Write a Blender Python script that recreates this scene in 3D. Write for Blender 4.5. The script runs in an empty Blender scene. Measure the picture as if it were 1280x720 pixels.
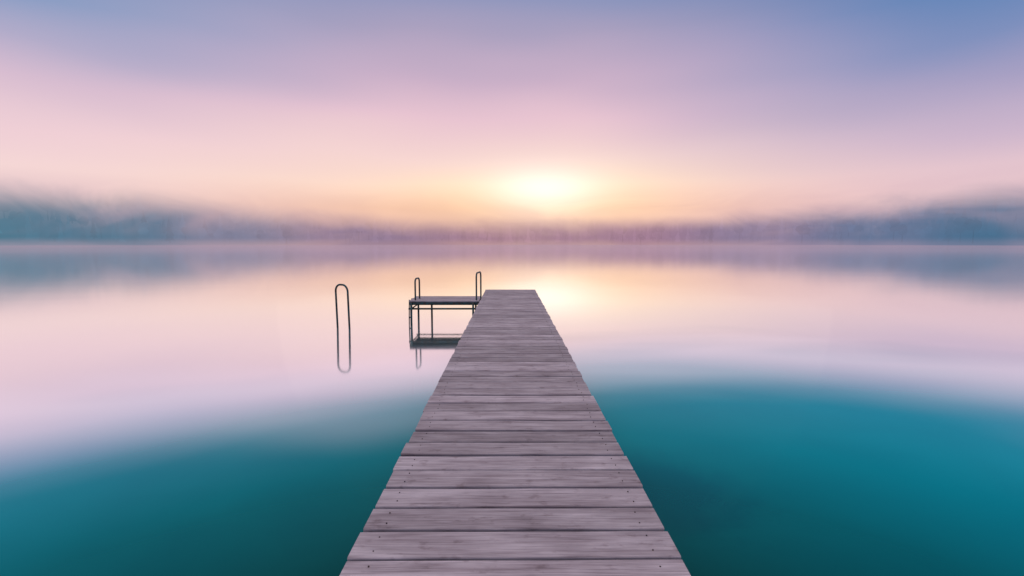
import bpy, bmesh, math, random
from mathutils import Vector, Matrix, noise
random.seed(7)
scene = bpy.context.scene
scene.view_settings.view_transform = 'Standard'
scene.view_settings.look = 'None'
scene.view_settings.exposure = 0

def s2l(c):
    return tuple((x/255/12.92) if x/255 <= 0.04045 else ((x/255+0.055)/1.055)**2.4 for x in c)+(1.0,)

# ---------------------------------------------------------------- node helpers
class NT:
    def __init__(s, tree): s.t = tree; s.n = tree.nodes; s.l = tree.links
    def node(s, typ, **kw):
        n = s.n.new(typ)
        for k, v in kw.items(): setattr(n, k, v)
        return n
    def put(s, sock, v):
        if isinstance(v, bpy.types.NodeSocket): s.l.new(v, sock)
        else: sock.default_value = v
    def math(s, op, a, b=0.0, c=0.0, clamp=False):
        n = s.node('ShaderNodeMath', operation=op, use_clamp=clamp)
        s.put(n.inputs[0], a); s.put(n.inputs[1], b); s.put(n.inputs[2], c)
        return n.outputs[0]
    def maprange(s, v, a, b, c=0.0, d=1.0, typ='SMOOTHSTEP'):
        n = s.node('ShaderNodeMapRange', interpolation_type=typ)
        s.put(n.inputs[0], v); s.put(n.inputs[1], a); s.put(n.inputs[2], b)
        s.put(n.inputs[3], c); s.put(n.inputs[4], d)
        return n.outputs[0]
    def mix(s, f, a, b, mode='MIX'):
        n = s.node('ShaderNodeMix', data_type='RGBA', blend_type=mode)
        s.put(n.inputs[0], f); s.put(n.inputs[6], a); s.put(n.inputs[7], b)
        return n.outputs[2]
    def ramp(s, f, stops, interp='LINEAR'):
        n = s.node('ShaderNodeValToRGB')
        cr = n.color_ramp; cr.interpolation = interp
        while len(cr.elements) < len(stops): cr.elements.new(0.5)
        for e, (p, c) in zip(cr.elements, stops): e.position = p; e.color = c
        s.put(n.inputs[0], f)
        return n.outputs[0]
    def noise(s, vec, scale, detail=2.0, rough=0.5, dist=0.0):
        n = s.node('ShaderNodeTexNoise')
        if vec is not None: s.l.new(vec, n.inputs['Vector'])
        n.inputs['Scale'].default_value = scale; n.inputs['Detail'].default_value = detail
        n.inputs['Roughness'].default_value = rough; n.inputs['Distortion'].default_value = dist
        return n.outputs['Fac']
    def vscale(s, vec, sc, off=(0, 0, 0)):
        n = s.node('ShaderNodeMapping')
        s.l.new(vec, n.inputs['Vector']); n.inputs['Scale'].default_value = sc
        n.inputs['Location'].default_value = off
        return n.outputs[0]

def new_mat(name):
    m = bpy.data.materials.new(name); m.use_nodes = True
    t = NT(m.node_tree); t.n.clear()
    out = t.node('ShaderNodeOutputMaterial')
    return m, t, out

# ---------------------------------------------------------------- sky colour (function of a world direction)
SUN_AZ, SUN_EL = math.radians(4.1), math.radians(5.8)
g = bpy.data.node_groups.new('DawnSky', 'ShaderNodeTree')
g.interface.new_socket('Vector', in_out='INPUT', socket_type='NodeSocketVector')
g.interface.new_socket('Color', in_out='OUTPUT', socket_type='NodeSocketColor')
t = NT(g)
gi = t.node('NodeGroupInput'); go = t.node('NodeGroupOutput')
nrm = t.node('ShaderNodeVectorMath', operation='NORMALIZE'); t.l.new(gi.outputs[0], nrm.inputs[0])
D = nrm.outputs[0]
sep = t.node('ShaderNodeSeparateXYZ'); t.l.new(D, sep.inputs[0])
x, y, z = sep.outputs
h = t.math('SQRT', t.math('ADD', t.math('MULTIPLY', x, x), t.math('MULTIPLY', y, y)))
v0 = t.math('DIVIDE', z, t.math('MAXIMUM', h, 0.001))
az = t.math('ARCTAN2', x, y)
n1 = t.noise(t.vscale(D, (1.6, 1.6, 7.0)), 1.3, 1.0, 0.5)
v = t.math('ADD', v0, t.math('MULTIPLY', t.math('SUBTRACT', n1, 0.5), t.maprange(v0, 0.03, 0.3, 0.0, 0.13)))
def st(lst): return [(p, s2l(c)) for p, c in lst]
cen = st([(0.0, (216, 176, 178)), (0.07, (246, 203, 176)), (0.12, (250, 219, 201)), (0.17, (246, 213, 210)),
          (0.25, (232, 196, 209)), (0.33, (204, 177, 200)), (0.41, (171, 161, 191)), (0.49, (144, 151, 189)), (0.75, (105, 135, 182))])
lef = st([(0.0, (204, 182, 196)), (0.06, (236, 205, 206)), (0.11, (245, 215, 214)), (0.16, (239, 207, 214)),
          (0.23, (214, 188, 208)), (0.29, (176, 171, 201)), (0.36, (136, 157, 196)), (0.6, (98, 135, 184))])
rig = st([(0.0, (200, 175, 194)), (0.06, (231, 198, 203)), (0.11, (226, 196, 206)), (0.15, (205, 182, 204)),
          (0.21, (167, 160, 195)), (0.28, (127, 144, 189)), (0.36, (93, 132, 184)), (0.6, (80, 120, 175))])
vc = t.math('MAXIMUM', v, 0.0)
cC = t.ramp(vc, cen); cL = t.ramp(vc, lef); cR = t.ramp(vc, rig)
col = t.mix(t.maprange(az, -0.15, -0.85, 0, 1), cC, cL)
col = t.mix(t.maprange(az, 0.10, 0.80, 0, 1), col, cR)
def gauss(saz, sel, a0=SUN_AZ, e0=SUN_EL):
    da = t.math('DIVIDE', t.math('SUBTRACT', az, a0), math.radians(saz))
    de = t.math('DIVIDE', t.math('SUBTRACT', t.math('ARCTANGENT', v0), e0), math.radians(sel))
    q = t.math('ADD', t.math('MULTIPLY', da, da), t.math('MULTIPLY', de, de))
    return t.math('EXPONENT', t.math('MULTIPLY', q, -0.5))
def addglow(col, fac, c):
    return t.mix(fac, col, c, 'ADD')
col = addglow(col, gauss(20, 2.3, SUN_AZ, math.radians(4.2)), (0.16, 0.05, -0.22, 1))
col = addglow(col, gauss(10, 3.0), (0.10, 0.13, -0.07, 1))
col = addglow(col, gauss(4.4, 1.8), (0.22, 0.32, 0.42, 1))
t.l.new(col, go.inputs[0])

# ---------------------------------------------------------------- world
w = bpy.data.worlds.new('World'); scene.world = w; w.use_nodes = True
t = NT(w.node_tree); t.n.clear()
wo = t.node('ShaderNodeOutputWorld')
tc = t.node('ShaderNodeTexCoord')
gn = t.node('ShaderNodeGroup'); gn.node_tree = g
t.l.new(tc.outputs['Generated'], gn.inputs[0])
sp = t.node('ShaderNodeSeparateXYZ'); t.l.new(tc.outputs['Generated'], sp.inputs[0])
up = t.maprange(sp.outputs[2], 0.60, 0.90, 0.0, 1.0)          # unseen overhead sky brightened to light the dock
c = t.mix(up, gn.outputs[0], (1.28, 1.12, 1.15, 1))
bg = t.node('ShaderNodeBackground'); t.l.new(c, bg.inputs[0]); bg.inputs[1].default_value = 1.0
t.l.new(bg.outputs[0], wo.inputs[0])

sl = bpy.data.lights.new('sun', 'SUN'); sl.energy = 0.02; sl.angle = math.radians(60); sl.color = (1, 0.78, 0.6)
so = bpy.data.objects.new('sun', sl); scene.collection.objects.link(so)
sd = Vector((math.sin(SUN_AZ)*math.cos(SUN_EL), math.cos(SUN_AZ)*math.cos(SUN_EL), math.sin(SUN_EL)))
so.rotation_euler = sd.to_track_quat('Z', 'Y').to_euler()

# ---------------------------------------------------------------- mesh helpers
def mesh_obj(name, verts, faces, mat=None, smooth=False, parent=None):
    me = bpy.data.meshes.new(name); me.from_pydata(verts, [], faces); me.update()
    if smooth:
        for p in me.polygons: p.use_smooth = True
    ob = bpy.data.objects.new(name, me); scene.collection.objects.link(ob)
    if mat: me.materials.append(mat)
    if parent: ob.parent = parent
    return ob
def empty(name, loc=(0, 0, 0)):
    e = bpy.data.objects.new(name, None); e.location = loc; scene.collection.objects.link(e); return e
def bm_obj(name, bm, mat, parent=None, smooth=False):
    me = bpy.data.meshes.new(name); bm.to_mesh(me); bm.free()
    if smooth:
        for p in me.polygons: p.use_smooth = True
    me.materials.append(mat)
    ob = bpy.data.objects.new(name, me); scene.collection.objects.link(ob)
    if parent: ob.parent = parent
    return ob
def box(bm, x0, x1, y0, y1, z0, z1, bev=0.0, jit=0.0):
    r = bmesh.ops.create_cube(bm, size=1.0)
    vs = r['verts']
    for vv in vs:
        vv.co = Vector(((x0+x1)/2+vv.co.x*(x1-x0), (y0+y1)/2+vv.co.y*(y1-y0), (z0+z1)/2+vv.co.z*(z1-z0)))
    if bev:
        es = list({e for vv in vs for e in vv.link_edges})
        bmesh.ops.bevel(bm, geom=es, offset=bev, segments=2, affect='EDGES', profile=0.5)
def tube(bm, pts, r, seg=10):
    pts = [Vector(p) for p in pts]; rings = []
    for i, p in enumerate(pts):
        a = pts[max(i-1, 0)]; b = pts[min(i+1, len(pts)-1)]
        d = (b-a).normalized(); ref = Vector((0.37, 1, 0.11)) if abs(d.y) < 0.8 else Vector((1, 0, 0.2))
        u = d.cross(ref).normalized(); q = d.cross(u).normalized()
        rings.append([bm.verts.new(p+u*math.cos(2*math.pi*k/seg)*r+q*math.sin(2*math.pi*k/seg)*r) for k in range(seg)])
    for a, b in zip(rings, rings[1:]):
        for k in range(seg):
            f = bm.faces.new((a[k], a[(k+1) % seg], b[(k+1) % seg], b[k])); f.smooth = True
    bm.faces.new(rings[0][::-1]); bm.faces.new(rings[-1])
def hoop(bm, a, b, zb, zt, rad, r, lean=(0, 0)):
    """inverted U between ground points a and b"""
    a = Vector((a[0], a[1], 0)); b = Vector((b[0], b[1], 0)); d = (b-a); L = d.length; d.normalize()
    rad = min(rad, L/2*0.999); pts = []
    zc = zt-rad
    for k in range(7): pts.append(a+Vector((0, 0, zb+(zc-zb)*k/7)))
    for k in range(9):
        th = math.pi/2*k/8; pts.append(a+d*(rad-rad*math.cos(th))+Vector((0, 0, zc+rad*math.sin(th))))
    for k in range(9):
        th = math.pi/2*(1-k/8); pts.append(b-d*(rad-rad*math.cos(th))+Vector((0, 0, zc+rad*math.sin(th))))
    for k in range(1, 8): pts.append(b+Vector((0, 0, zc+(zb-zc)*k/7)))
    pts = [p+Vector((lean[0]*(p.z-zb), lean[1]*(p.z-zb), 0)) for p in pts]
    out = [pts[0]]
    for p in pts[1:]:
        if (p-out[-1]).length > 1e-3: out.append(p)
    tube(bm, out, r)

# ---------------------------------------------------------------- materials
# weathered wood; grain runs along X
def wood_mat(name, dark=1.0):
    m, t, out = new_mat(name)
    geo = t.node('ShaderNodeNewGeometry'); P = geo.outputs['Position']
    at = t.node('ShaderNodeAttribute'); at.attribute_name = 'rnd'; R = at.outputs['Fac']
    cmb = t.node('ShaderNodeCombineXYZ'); t.put(cmb.inputs[0], t.math('MULTIPLY', R, 37.0)); t.put(cmb.inputs[2], t.math('MULTIPLY', R, 11.0))
    va = t.node('ShaderNodeVectorMath', operation='ADD'); t.l.new(P, va.inputs[0]); t.l.new(cmb.outputs[0], va.inputs[1])
    V = va.outputs[0]
    fine = t.noise(t.vscale(V, (3.0, 120, 40)), 1.0, 5, 0.65, 0.4)
    med = t.noise(t.vscale(V, (1.4, 26, 10)), 1.0, 4, 0.6, 1.2)
    blot = t.noise(t.vscale(V, (2.2, 5, 3)), 1.0, 3, 0.6)
    stain = t.noise(t.vscale(V, (9, 14, 9)), 1.0, 3, 0.6)
    c = t.ramp(med, [(0.25, (0.28, 0.225, 0.235, 1)), (0.48, (0.41, 0.35, 0.36, 1)), (0.62, (0.49, 0.425, 0.435, 1)), (0.8, (0.56, 0.49, 0.50, 1))])
    c = t.mix(1.0, c, t.ramp(fine, [(0.3, (0.58, 0.56, 0.57, 1)), (0.47, (0.94, 0.94, 0.94, 1)), (0.7, (1.12, 1.11, 1.11, 1))]), 'MULTIPLY')
    c = t.mix(1.0, c, t.ramp(blot, [(0.3, (0.74, 0.69, 0.70, 1)), (0.65, (1.12, 1.1, 1.1, 1))]), 'MULTIPLY')
    c = t.mix(1.0, c, t.ramp(stain, [(0.28, (0.70, 0.66, 0.66, 1)), (0.42, (1, 1, 1, 1))]), 'MULTIPLY')
    pv = t.maprange(R, 0, 1, 0.74*dark, 1.15*dark, 'LINEAR')
    cc = t.node('ShaderNodeCombineXYZ')
    for i in range(3): t.put(cc.inputs[i], pv)
    c = t.mix(1.0, c, cc.outputs[0], 'MULTIPLY')
    b = t.node('ShaderNodeBsdfPrincipled')
    t.l.new(c, b.inputs['Base Color']); t.put(b.inputs['Roughness'], t.maprange(fine, 0.3, 0.7, 0.85, 0.6))
    b.inputs['Specular IOR Level'].default_value = 0.3
    bp = t.node('ShaderNodeBump'); bp.inputs['Strength'].default_value = 0.5; bp.inputs['Distance'].default_value = 0.004
    t.put(bp.inputs['Height'], t.math('ADD', fine, t.math('MULTIPLY', med, 1.2))); t.l.new(bp.outputs[0], b.inputs['Normal'])
    t.l.new(b.outputs[0], out.inputs[0])
    return m
M_wood = wood_mat('weathered_wood'); M_pile = wood_mat('dark_timber', 0.09)  # same wood, far darker, for beams and piles

def metal_mat(name, col):
    m, t, out = new_mat(name)
    geo = t.node('ShaderNodeNewGeometry')
    n = t.noise(geo.outputs['Position'], 14, 4, 0.6)
    b = t.node('ShaderNodeBsdfPrincipled')
    t.l.new(t.mix(t.maprange(n, 0.4, 0.7), col, (0.09, 0.05, 0.035, 1)), b.inputs['Base Color'])
    b.inputs['Metallic'].default_value = 0.6; t.put(b.inputs['Roughness'], t.maprange(n, 0.3, 0.7, 0.35, 0.7))
    t.l.new(b.outputs[0], out.inputs[0]); return m
M_steel = metal_mat('galvanised_steel', (0.022, 0.085, 0.095, 1))
M_nail = metal_mat('nail_steel', (0.06, 0.05, 0.055, 1))
M_shade, t, out = new_mat('underside_dark')  # near-black colour standing in for shade under the deck
b = t.node('ShaderNodeBsdfDiffuse'); geo = t.node('ShaderNodeNewGeometry')
t.l.new(t.ramp(t.noise(geo.outputs['Position'], 4, 4, 0.6), [(0.3, (0.003, 0.025, 0.025, 1)), (0.7, (0.010, 0.05, 0.045, 1))]), b.inputs[0])
t.l.new(b.outputs[0], out.inputs[0])

# water
M_water, t, out = new_mat('lake_water')
geo = t.node('ShaderNodeNewGeometry'); P = geo.outputs['Position']
si = t.node('ShaderNodeSeparateXYZ'); t.l.new(geo.outputs['Incoming'], si.inputs[0])
pp = t.node('ShaderNodeSeparateXYZ'); t.l.new(P, pp.inputs[0])
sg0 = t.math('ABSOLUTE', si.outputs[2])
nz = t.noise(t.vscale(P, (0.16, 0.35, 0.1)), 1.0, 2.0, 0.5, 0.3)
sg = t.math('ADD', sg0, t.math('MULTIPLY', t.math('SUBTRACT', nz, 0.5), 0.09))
sg = t.math('ADD', sg, t.maprange(pp.outputs[0], -4.0, 3.5, -0.052, 0.028))  # reflectivity offset by position to imitate uneven sky brightness
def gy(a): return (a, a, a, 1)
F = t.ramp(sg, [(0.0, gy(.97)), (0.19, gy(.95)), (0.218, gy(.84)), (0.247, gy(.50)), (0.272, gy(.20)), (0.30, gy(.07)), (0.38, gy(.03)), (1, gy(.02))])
gl = t.node('ShaderNodeBsdfGlossy'); gl.inputs['Roughness'].default_value = 0.06; gl.inputs['Color'].default_value = (1, 1, 1, 1)
bp = t.node('ShaderNodeBump'); bp.inputs['Strength'].default_value = 0.04; bp.inputs['Distance'].default_value = 0.05
t.put(bp.inputs['Height'], nz); t.l.new(bp.outputs[0], gl.inputs['Normal'])
tr = t.node('ShaderNodeBsdfTransparent')
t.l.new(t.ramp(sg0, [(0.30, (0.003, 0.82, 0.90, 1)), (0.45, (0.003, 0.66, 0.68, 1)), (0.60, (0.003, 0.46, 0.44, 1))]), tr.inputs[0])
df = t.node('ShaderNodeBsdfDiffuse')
body = t.ramp(sg0, [(0.22, (0.0, 0.60, 0.80, 1)), (0.33, (0.0, 0.43, 0.55, 1)), (0.45, (0.0, 0.20, 0.24, 1)), (0.58, (0.0, 0.075, 0.075, 1))])  # water colour by view angle, darkened at steep angles as painted vignetting
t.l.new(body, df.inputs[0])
m1 = t.node('ShaderNodeMixShader'); m1.inputs[0].default_value = 0.54
t.l.new(tr.outputs[0], m1.inputs[1]); t.l.new(df.outputs[0], m1.inputs[2])
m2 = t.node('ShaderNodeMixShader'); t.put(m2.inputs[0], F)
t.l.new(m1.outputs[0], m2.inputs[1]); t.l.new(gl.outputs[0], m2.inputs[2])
# mist glow painted into the water as emission: bright patch near dock, far veil
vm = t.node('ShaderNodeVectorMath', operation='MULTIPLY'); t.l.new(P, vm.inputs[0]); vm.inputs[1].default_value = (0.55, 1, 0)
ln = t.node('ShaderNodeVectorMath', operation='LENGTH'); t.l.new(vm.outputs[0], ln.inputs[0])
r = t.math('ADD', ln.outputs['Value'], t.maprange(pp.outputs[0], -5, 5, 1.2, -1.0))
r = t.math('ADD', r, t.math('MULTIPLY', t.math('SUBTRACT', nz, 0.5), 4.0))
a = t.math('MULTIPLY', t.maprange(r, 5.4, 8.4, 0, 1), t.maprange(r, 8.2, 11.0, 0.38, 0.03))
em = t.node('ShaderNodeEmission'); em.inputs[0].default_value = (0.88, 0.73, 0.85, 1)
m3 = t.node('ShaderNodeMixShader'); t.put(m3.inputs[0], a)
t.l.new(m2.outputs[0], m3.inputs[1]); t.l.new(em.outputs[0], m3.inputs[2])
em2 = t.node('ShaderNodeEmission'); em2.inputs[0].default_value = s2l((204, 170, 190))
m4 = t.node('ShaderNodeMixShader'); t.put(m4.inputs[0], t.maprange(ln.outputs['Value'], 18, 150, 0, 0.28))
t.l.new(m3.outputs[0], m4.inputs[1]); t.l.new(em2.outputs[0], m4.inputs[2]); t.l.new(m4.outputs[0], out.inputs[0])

# lakebed: pale silt with a soft dark patch of weed growth
M_bed, t, out = new_mat('lakebed_silt')
geo = t.node('ShaderNodeNewGeometry'); P = geo.outputs['Position']
n = t.noise(P, 0.45, 3, 0.5, 0.3)
c = t.ramp(n, [(0.3, (0.20, 0.24, 0.15, 1)), (0.5, (0.32, 0.35, 0.24, 1)), (0.7, (0.43, 0.44, 0.33, 1))])
vs_ = t.node('ShaderNodeVectorMath', operation='SUBTRACT'); t.l.new(P, vs_.inputs[0]); vs_.inputs[1].default_value = (2.35, 7.15, 0)
vm_ = t.node('ShaderNodeVectorMath', operation='MULTIPLY'); t.l.new(vs_.outputs[0], vm_.inputs[0]); vm_.inputs[1].default_value = (0.85, 0.8, 0)
vl_ = t.node('ShaderNodeVectorMath', operation='LENGTH'); t.l.new(vm_.outputs[0], vl_.inputs[0])
n3 = t.noise(P, 1.3, 4, 0.6, 0.4)
dd = t.math('ADD', vl_.outputs['Value'], t.math('MULTIPLY', t.math('SUBTRACT', n3, 0.5), 1.3))
c = t.mix(t.maprange(dd, 0.30, 1.55, 0.97, 0.0), c, (0.006, 0.014, 0.012, 1))
b = t.node('ShaderNodeBsdfDiffuse'); t.l.new(c, b.inputs[0])
t.l.new(b.outputs[0], out.inputs[0])
M_weed, t, out = new_mat('water_weed')
b = t.node('ShaderNodeBsdfDiffuse'); b.inputs[0].default_value = (0.010, 0.022, 0.018, 1)
t.l.new(b.outputs[0], out.inputs[0])

# forest seen through mist (aerial perspective painted as emission from vertex attributes)
M_for, t, out = new_mat('misty_forest')
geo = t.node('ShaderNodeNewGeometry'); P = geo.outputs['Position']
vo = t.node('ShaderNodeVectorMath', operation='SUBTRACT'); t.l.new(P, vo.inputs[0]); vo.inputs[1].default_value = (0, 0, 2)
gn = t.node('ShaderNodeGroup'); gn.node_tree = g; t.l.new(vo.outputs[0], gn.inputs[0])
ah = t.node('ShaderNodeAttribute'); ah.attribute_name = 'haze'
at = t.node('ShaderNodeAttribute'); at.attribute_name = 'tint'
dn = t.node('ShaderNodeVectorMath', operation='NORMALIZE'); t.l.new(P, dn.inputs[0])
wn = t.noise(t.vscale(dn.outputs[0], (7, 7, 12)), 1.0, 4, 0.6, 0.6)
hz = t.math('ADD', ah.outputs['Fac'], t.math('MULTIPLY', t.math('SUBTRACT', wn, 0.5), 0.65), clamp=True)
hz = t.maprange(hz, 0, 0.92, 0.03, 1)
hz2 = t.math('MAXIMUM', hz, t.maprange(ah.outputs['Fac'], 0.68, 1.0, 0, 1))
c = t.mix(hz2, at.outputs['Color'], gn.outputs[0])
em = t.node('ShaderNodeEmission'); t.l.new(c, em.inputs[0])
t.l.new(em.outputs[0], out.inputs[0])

# mist
FAR = 1.9      # shore geometry is authored at unit scale and enlarged by this factor
def mist_mat(name, zmax, amax, seedoff, stretch):
    m, t, out = new_mat(name)
    geo = t.node('ShaderNodeNewGeometry')
    dv = t.node('ShaderNodeVectorMath', operation='SCALE'); t.l.new(geo.outputs['Position'], dv.inputs[0]); dv.inputs['Scale'].default_value = 1/FAR
    P = dv.outputs[0]
    vm = t.node('ShaderNodeVectorMath', operation='MULTIPLY'); t.l.new(P, vm.inputs[0]); vm.inputs[1].default_value = (1, 1, 0)
    va = t.node('ShaderNodeVectorMath', operation='ADD'); t.l.new(vm.outputs[0], va.inputs[0]); va.inputs[1].default_value = (0, 0, 14)
    gn = t.node('ShaderNodeGroup'); gn.node_tree = g; t.l.new(va.outputs[0], gn.inputs[0])
    s3 = t.node('ShaderNodeSeparateXYZ'); t.l.new(P, s3.inputs[0])
    n = t.noise(t.vscale(P, stretch, (seedoff, 0, 0)), 1.0, 3, 0.55, 0.8)
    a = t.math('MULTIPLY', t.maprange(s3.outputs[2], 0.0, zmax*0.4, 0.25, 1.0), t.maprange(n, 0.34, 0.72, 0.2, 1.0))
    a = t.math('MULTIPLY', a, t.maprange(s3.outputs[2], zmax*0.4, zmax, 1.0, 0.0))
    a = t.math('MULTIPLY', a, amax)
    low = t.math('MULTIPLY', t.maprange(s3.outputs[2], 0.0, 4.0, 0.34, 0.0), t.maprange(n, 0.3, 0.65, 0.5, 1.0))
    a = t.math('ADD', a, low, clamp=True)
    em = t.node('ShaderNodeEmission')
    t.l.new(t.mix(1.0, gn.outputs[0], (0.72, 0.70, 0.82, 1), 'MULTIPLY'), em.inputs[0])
    tr = t.node('ShaderNodeBsdfTransparent')
    mx = t.node('ShaderNodeMixShader'); t.put(mx.inputs[0], a)
    t.l.new(tr.outputs[0], mx.inputs[1]); t.l.new(em.outputs[0], mx.inputs[2]); t.l.new(mx.outputs[0], out.inputs[0])
    return m

# ---------------------------------------------------------------- dock
DZ = 0.65; XL, XR = -0.78, 0.83; PITCH = 0.2276; GAP = 0.024; Y0 = 2.421; YEND = 15.72
def set_rnd(ob, vals_per_face_group):
    a = ob.data.attributes.new('rnd', 'FLOAT', 'POINT')
    a.data.foreach_set('value', vals_per_face_group)
dock = empty('wooden_dock')
bm = bmesh.new(); vals = []; nails = bmesh.new()
i0 = -26
n_end = int(round((YEND-Y0)/PITCH))
for i in range(i0, n_end):
    ya = Y0+i*PITCH+GAP/2+random.uniform(-.005, .004); yb = Y0+(i+1)*PITCH-GAP/2+random.uniform(-.004, .005)
    before = len(bm.verts)
    zt = DZ+random.uniform(-.003, .002)
    tl = random.uniform(-.002, .002)
    xl = XL+random.uniform(-.009, .008); xr = XR+random.uniform(-.008, .009)
    cs = [(ya, zt-.038), (yb, zt-.038), (yb, zt-.007), (yb-.003, zt-.002), (yb-.009, zt), (ya+.009, zt), (ya+.003, zt-.002), (ya, zt-.007)]
    N = 14; rings = []; sk = random.uniform(-.005, .005)
    for k in range(N+1):
        fx = k/N; X = xl+(xr-xl)*fx; ring = []
        wob = noise.noise(Vector((X*2.2, i*3.1, 0)))*.004; wob2 = noise.noise(Vector((X*2.2, i*3.1, 9)))*.004
        cup = noise.noise(Vector((X*1.0, i*5.7, 4)))*.003
        for (yy, zzz) in cs:
            f = wob if yy < (ya+yb)/2 else wob2
            ring.append(bm.verts.new((X, yy+f+sk*(fx-.5), zzz+cup+tl*(fx-.5)*2)))
        rings.append(ring)
    for a, b in zip(rings, rings[1:]):
        for k in range(8): bm.faces.new((a[k], a[(k+1) % 8], b[(k+1) % 8], b[k]))
    bm.faces.new(rings[0][::-1]); bm.faces.new(rings[-1])
    r = random.random(); vals += [r]*(len(bm.verts)-before)
    for xn in (XL+.11, XR-.11):
        for yn in (ya+.05, yb-.05):
            r_ = bmesh.ops.create_cone(nails, cap_ends=True, segments=8, radius1=.0045, radius2=.0037, depth=.004,
                matrix=Matrix.Translation((xn+random.uniform(-.012, .012), yn+random.uniform(-.008, .008), zt+.002)))
bmesh.ops.recalc_face_normals(bm, faces=bm.faces)
pl = bm_obj('planks', bm, M_wood, dock); set_rnd(pl, vals)
bm_obj('nails', nails, M_nail, dock)
bm = bmesh.new()
for xs in (XL+.11, (XL+XR)/2, XR-.11):
    box(bm, xs-.04, xs+.04, -3.4, YEND-.04, DZ-.19, DZ-.045, .006)
for yy in [-2.5, .2, 2.9, 5.6, 8.3, 11.0, 13.4, 15.5]:
    box(bm, XL+.03, XR-.03, yy-.05, yy+.05, DZ-.33, DZ-.193, .006)
bm_obj('beams', bm, M_pile, dock)
bm = bmesh.new()
for yy in [-2.5, .2, 2.9, 5.6, 8.3, 11.0, 13.4, 15.5]:
    for xs in (XL+.16, XR-.16):
        tube(bm, [(xs, yy, -2.1), (xs, yy, -.6), (xs, yy, DZ-.335)], .075, 14)
bm_obj('piles', bm, M_pile, dock)

# ---------------------------------------------------------------- swim platform with grab rails
plat = empty('swim_platform')
PX0, PX1, PY0, PY1 = -2.66, XL-.03, 12.55, 13.65
bm = bmesh.new(); vals = []
n = 6; wdt = (PY1-PY0)/n
for k in range(n):
    b4 = len(bm.verts)
    box(bm, PX0+random.uniform(-.02, .02), PX1, PY0+k*wdt+.006, PY0+(k+1)*wdt-.006, DZ-.035, DZ+random.uniform(0, .004), .004)
    vals += [random.random()]*(len(bm.verts)-b4)
pp_ = bm_obj('deck_boards', bm, M_wood, plat); set_rnd(pp_, vals)
bm = bmesh.new()
box(bm, PX0+.01, PX1, PY0+.02, PY0+.07, DZ-.10, DZ-.038, .004)
box(bm, PX0+.01, PX1, PY1-.07, PY1-.02, DZ-.10, DZ-.038, .004)
for xx in (PX0+.03, PX0+.68, PX0+1.3, PX1-.08):
    box(bm, xx, xx+.045, PY0+.073, PY1-.073, DZ-.10, DZ-.038, .003)
bm_obj('deck_frame', bm, M_steel, plat)
bm = bmesh.new()
box(bm, PX0+.015, PX1-.005, PY0+.025, PY1-.025, DZ-.116, DZ-.103, .003)
bm_obj('added_shade_panel', bm, M_shade, plat)  # dark sheet added under the deck to darken its reflection
bm = bmesh.new()
for (xx, yy) in ((PX0+.07, PY0+.0), (PX0+.07, PY1-.10), (PX0+.45, PY1-.10), (PX1-.15, PY0+.0), (PX1-.15, PY1-.1)):
    tube(bm, [(xx, yy-.012, -2.1), (xx, yy-.012, 0), (xx, yy-.012, DZ-.118 if yy > PY0+.1 else DZ-.04)], .027)
tube(bm, [(PX0, PY0-.005, .44), (PX1, PY0-.005, .44)], .024)
tube(bm, [(PX0, PY1-.10, .44), (PX1, PY1-.10, .44)], .018)
tube(bm, [(PX0+.07, PY0, .44), (PX0+.07, PY1-.1, .44)], .018)
bm_obj('legs', bm, M_steel, plat)
bm = bmesh.new()
hoop(bm, (PX0+.16, PY0+.12), (PX0+.20, PY0+.50), DZ-.03, 1.22, .10, .022)
hoop(bm, (XL-.10, PY0+.12), (XL-.02, PY0+.75), DZ-.03, 1.37, .12, .022)
bm_obj('grab_rails', bm, M_steel, plat)
bm = bmesh.new()   # ladder hanging at outer end
for yy in (PY0+.25, PY0+.6):
    tube(bm, [(PX0-.03, yy, DZ), (PX0-.04, yy, .2), (PX0-.05, yy, -.9)], .014)
for zz in (-.75, -.45, -.15, .15):
    tube(bm, [(PX0-.045, PY0+.25, zz), (PX0-.045, PY0+.6, zz)], .014)
bm_obj('boarding_ladder', bm, M_steel, plat)

# ---------------------------------------------------------------- lone handrail hoop standing in the water
hr = empty('ladder_handrail')
bm = bmesh.new()
hoop(bm, (-4.36, 12.15), (-3.99, 11.95), -2.1, 1.12, .17, .024, (-.018, 0))
bm_obj('hoop', bm, M_steel, hr)
bm = bmesh.new()
for zz in (-1.2, -.85, -.5):
    tube(bm, [(-4.38, 12.15, zz), (-4.01, 11.95, zz)], .018)
bm_obj('rungs', bm, M_steel, hr)

# ---------------------------------------------------------------- water, lakebed
def disc(name, rads, z, mat, seg=96, zf=None):
    vs = [(0, 0, z if zf is None else zf(0, 0))]; fs = []
    for r in rads:
        for k in range(seg):
            a = 2*math.pi*k/seg; X, Y = r*math.sin(a), r*math.cos(a)
            vs.append((X, Y, z if zf is None else zf(X, Y)))
    for k in range(seg): fs.append((0, 1+(k+1) % seg, 1+k))
    for j in range(len(rads)-1):
        o = 1+j*seg; q = o+seg
        for k in range(seg): fs.append((o+k, o+(k+1) % seg, q+(k+1) % seg, q+k))
    return mesh_obj(name, vs, fs, mat, True)
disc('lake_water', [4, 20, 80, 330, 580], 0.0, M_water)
disc('lakebed', [1, 2, 3, 4, 5, 6, 7, 8, 10, 12, 15, 20, 30, 60, 150, 2500], 0, M_bed,
     zf=lambda X, Y: -1.35-0.04*min(max(Y, 0), 30)-max(0, min(3, (math.hypot(X, Y)-60)*.02))+0.12*noise.noise(Vector((X*.5, Y*.5, 0))))

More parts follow.
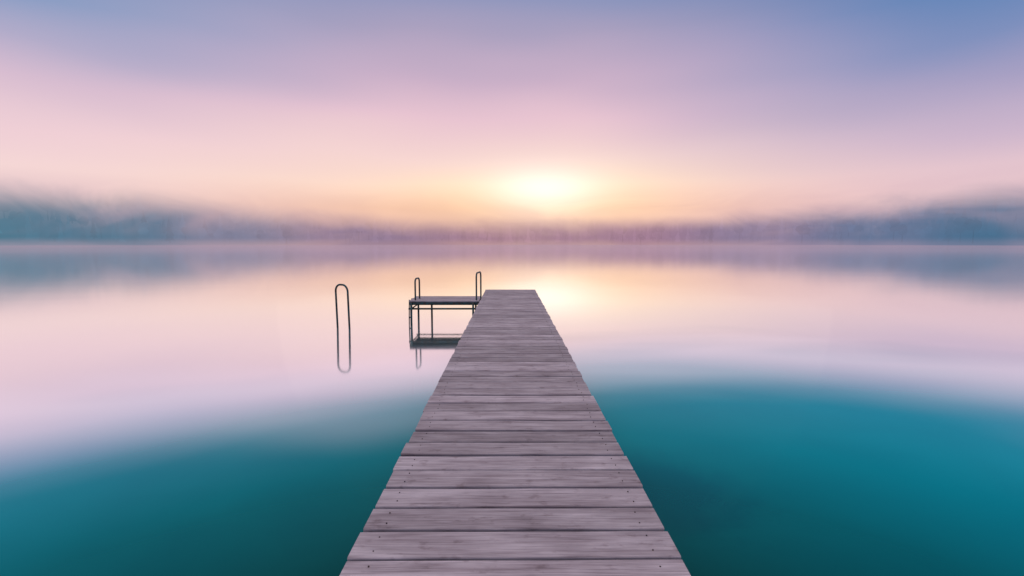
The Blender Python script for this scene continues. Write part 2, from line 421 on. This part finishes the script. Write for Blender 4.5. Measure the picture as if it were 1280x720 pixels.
def weed(name, cx, cy, rad, cnt, hmax):
    vs, fs = [], []
    for _ in range(cnt):
        a = random.uniform(0, 6.283)
        q = min(1.0, abs(random.gauss(0, .42))); r = rad*q
        X, Y = cx+r*math.cos(a)*1.15, cy+r*math.sin(a)*1.1
        zb = -1.35-.04*Y-.1; hgt = hmax*random.uniform(.3, 1)*max(.2, 1-.8*q)
        d = random.uniform(0, 6.283); wv = random.uniform(.008, .022); lx, ly = random.uniform(-.2, .2), random.uniform(-.2, .2)
        ux, uy = math.cos(d)*wv, math.sin(d)*wv; o = len(vs)
        for k, (f, ww) in enumerate(((0, .6), (.4, 1), (.75, .8), (1, .05))):
            px, py, pz = X+lx*f*f, Y+ly*f*f, zb+hgt*f
            vs += [(px-ux*ww, py-uy*ww, pz), (px+ux*ww, py+uy*ww, pz)]
        for k in range(3): fs.append((o+2*k, o+2*k+1, o+2*k+3, o+2*k+2))
    mesh_obj(name, vs, fs, M_weed)
weed('underwater_weed', 2.35, 7.15, .85, 2600, .35)

# ---------------------------------------------------------------- far shore: terrain + forest
def lerp_tab(tab, a):
    if a <= tab[0][0]: return tab[0][1]
    for (a0, v0_), (a1, v1_) in zip(tab, tab[1:]):
        if a <= a1:
            f = (a-a0)/(a1-a0); f = f*f*(3-2*f)
            if isinstance(v0_, tuple): return tuple(p+(q-p)*f for p, q in zip(v0_, v1_))
            return v0_+(v1_-v0_)*f
    return tab[-1][1]
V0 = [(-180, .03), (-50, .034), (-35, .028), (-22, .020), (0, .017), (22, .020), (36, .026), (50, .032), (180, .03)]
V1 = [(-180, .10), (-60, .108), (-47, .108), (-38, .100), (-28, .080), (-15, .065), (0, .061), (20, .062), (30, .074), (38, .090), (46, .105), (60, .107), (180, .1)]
HILL = [(-180, 20), (-70, 32), (-48, 30), (-38, 27), (-30, 20), (-20, 13), (-8, 9), (20, 9), (30, 14), (40, 23), (50, 30), (90, 28), (180, 20)]
def ground(X, Y):
    R = math.hypot(X, Y); a = math.degrees(math.atan2(X, Y))
    hh = lerp_tab(HILL, a)
    f = max(0, min(1, (R-292)/62)); f = f*f*(3-2*f)
    z = -1.2+min(1.6, max(0, (R-288)*.2))+hh*f+1.5*f*noise.noise(Vector((X*.02, Y*.02, 0)))
    k = max(0, min(1, (R-385)/115)); k = k*k*(3-2*k)         # backing ridge added to hide bright sky between the trees
    zb = 2.17+R*lerp_tab(V1, a)*1.22+4
    return z+(zb-z)*k if R <= 520 else zb*520/R
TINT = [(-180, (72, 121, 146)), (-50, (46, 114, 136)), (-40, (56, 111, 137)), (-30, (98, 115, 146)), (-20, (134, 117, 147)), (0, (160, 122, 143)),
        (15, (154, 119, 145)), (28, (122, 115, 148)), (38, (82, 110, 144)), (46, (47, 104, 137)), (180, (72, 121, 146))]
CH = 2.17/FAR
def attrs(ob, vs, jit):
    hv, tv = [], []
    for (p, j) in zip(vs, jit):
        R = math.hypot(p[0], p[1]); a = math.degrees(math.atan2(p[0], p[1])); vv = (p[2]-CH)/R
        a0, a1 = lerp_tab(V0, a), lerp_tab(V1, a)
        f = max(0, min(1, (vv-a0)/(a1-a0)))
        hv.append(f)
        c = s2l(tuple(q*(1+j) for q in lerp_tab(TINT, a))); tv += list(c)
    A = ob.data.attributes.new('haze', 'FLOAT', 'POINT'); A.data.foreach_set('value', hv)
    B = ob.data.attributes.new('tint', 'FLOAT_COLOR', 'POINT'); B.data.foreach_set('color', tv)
vs, fs = [], []
seg = 240; rads = [286, 292, 300, 312, 325, 340, 360, 380, 395, 405, 415, 425, 435, 445, 455, 465, 475, 485, 495, 505, 520, 900]
for r in rads:
    for k in range(seg):
        a = 2*math.pi*k/seg; X, Y = r*math.sin(a), r*math.cos(a)
        vs.append((X, Y, ground(X, Y)))
for j in range(len(rads)-1):
    for k in range(seg): fs.append((j*seg+k, j*seg+(k+1) % seg, (j+1)*seg+(k+1) % seg, (j+1)*seg+k))
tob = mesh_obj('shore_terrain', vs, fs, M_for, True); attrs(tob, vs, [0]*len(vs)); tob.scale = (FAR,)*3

vs, fs, jt = [], [], []
def tree(X, Y, hgt):
    zb = ground(X, Y)-.3; j = random.gauss(0, .024)
    kind = random.random() < .6; S = 7
    o = len(vs)
    for (z_, r_) in ((0, .35), (hgt*.5, .2)):
        for k in range(4): vs.append((X+r_*math.cos(k*1.571), Y+r_*math.sin(k*1.571), zb+z_)); jt.append(j-.02)
    for k in range(4): fs.append((o+k, o+(k+1) % 4, o+4+(k+1) % 4, o+4+k))
    if kind:
        L = 5; wr = hgt*random.uniform(.13, .19)
        for q in range(L):
            f = q/L; rb = wr*(1-f)**.9*random.uniform(.85, 1.15); z0 = hgt*(.12+.85*f); z1 = min(hgt, z0+hgt*.30); o = len(vs); a0 = random.random()*3
            for k in range(S):
                rr = rb*random.uniform(.65, 1.2)
                vs.append((X+rr*math.cos(a0+k*6.283/S), Y+rr*math.sin(a0+k*6.283/S), zb+z0+random.uniform(-.5, .3))); jt.append(j+random.gauss(0, .01))
            vs.append((X, Y, zb+z1)); jt.append(j)
            for k in range(S): fs.append((o+k, o+(k+1) % S, o+S))
    else:
        for q in range(5):
            cr = hgt*random.uniform(.12, .20); a = random.random()*6.28; rr = hgt*.14*random.random()
            cx, cy, cz = X+rr*math.cos(a), Y+rr*math.sin(a), zb+hgt*random.uniform(.45, .82); o = len(vs); jj = j+random.gauss(0, .01)
            for (zz, sc) in ((-.8, .55), (-.1, 1), (.6, .75)):
                for k in range(S):
                    e = cr*sc*random.uniform(.75, 1.2)
                    vs.append((cx+e*math.cos(k*6.283/S), cy+e*math.sin(k*6.283/S), cz+zz*cr)); jt.append(jj+random.gauss(0, .008))
            vs.append((cx, cy, cz+cr)); jt.append(jj); top = o+3*S
            for rr_ in range(2):
                for k in range(S): fs.append((o+rr_*S+k, o+rr_*S+(k+1) % S, o+(rr_+1)*S+(k+1) % S, o+(rr_+1)*S+k))
            for k in range(S): fs.append((o+2*S+k, o+2*S+(k+1) % S, top))
for R, sp_ in ((298, 3.2), (312, 3.6), (330, 4.2), (350, 5)):
    a = 0
    while a < 2*math.pi:
        rr = R+random.uniform(-5, 6); hg = random.uniform(9, 15)*(1+.22*noise.noise(Vector((math.sin(a)*6, math.cos(a)*6, R))))
        tree(rr*math.sin(a), rr*math.cos(a), hg)
        a += sp_/R*random.uniform(.6, 1.5)
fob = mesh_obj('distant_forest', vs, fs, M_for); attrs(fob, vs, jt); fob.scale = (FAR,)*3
M_for.cycles.emission_sampling = 'NONE'
M_water.cycles.emission_sampling = 'NONE'

# mist bank drifting on the lake in front of the shore
def mist(R, zt, mat, seg=180):
    mat.cycles.emission_sampling = 'NONE'
    vs, fs = [], []
    for k in range(seg):
        a = 2*math.pi*k/seg; rr = R*(1+.03*math.sin(5*a))
        vs += [(rr*math.sin(a), rr*math.cos(a), .01), (rr*math.sin(a), rr*math.cos(a), zt)]
    for k in range(seg):
        q = (k+1) % seg; fs.append((2*k, 2*q, 2*q+1, 2*k+1))
    o_ = mesh_obj('mist_bank', vs, fs, mat, True); o_.scale = (FAR,)*3
mist(268, 34, mist_mat('mist_a', 34, .50, 3, (.014, .014, .05)))

# ---------------------------------------------------------------- camera
cd = bpy.data.cameras.new('camera'); cam = bpy.data.objects.new('camera', cd); scene.collection.objects.link(cam)
cam.location = (0, 0, 2.17); cam.rotation_euler = (math.radians(90-5.38), 0, math.radians(-.29))
cd.sensor_width = 36; cd.lens = 16.875; cd.clip_end = 6000; cd.clip_start = .05
scene.camera = cam
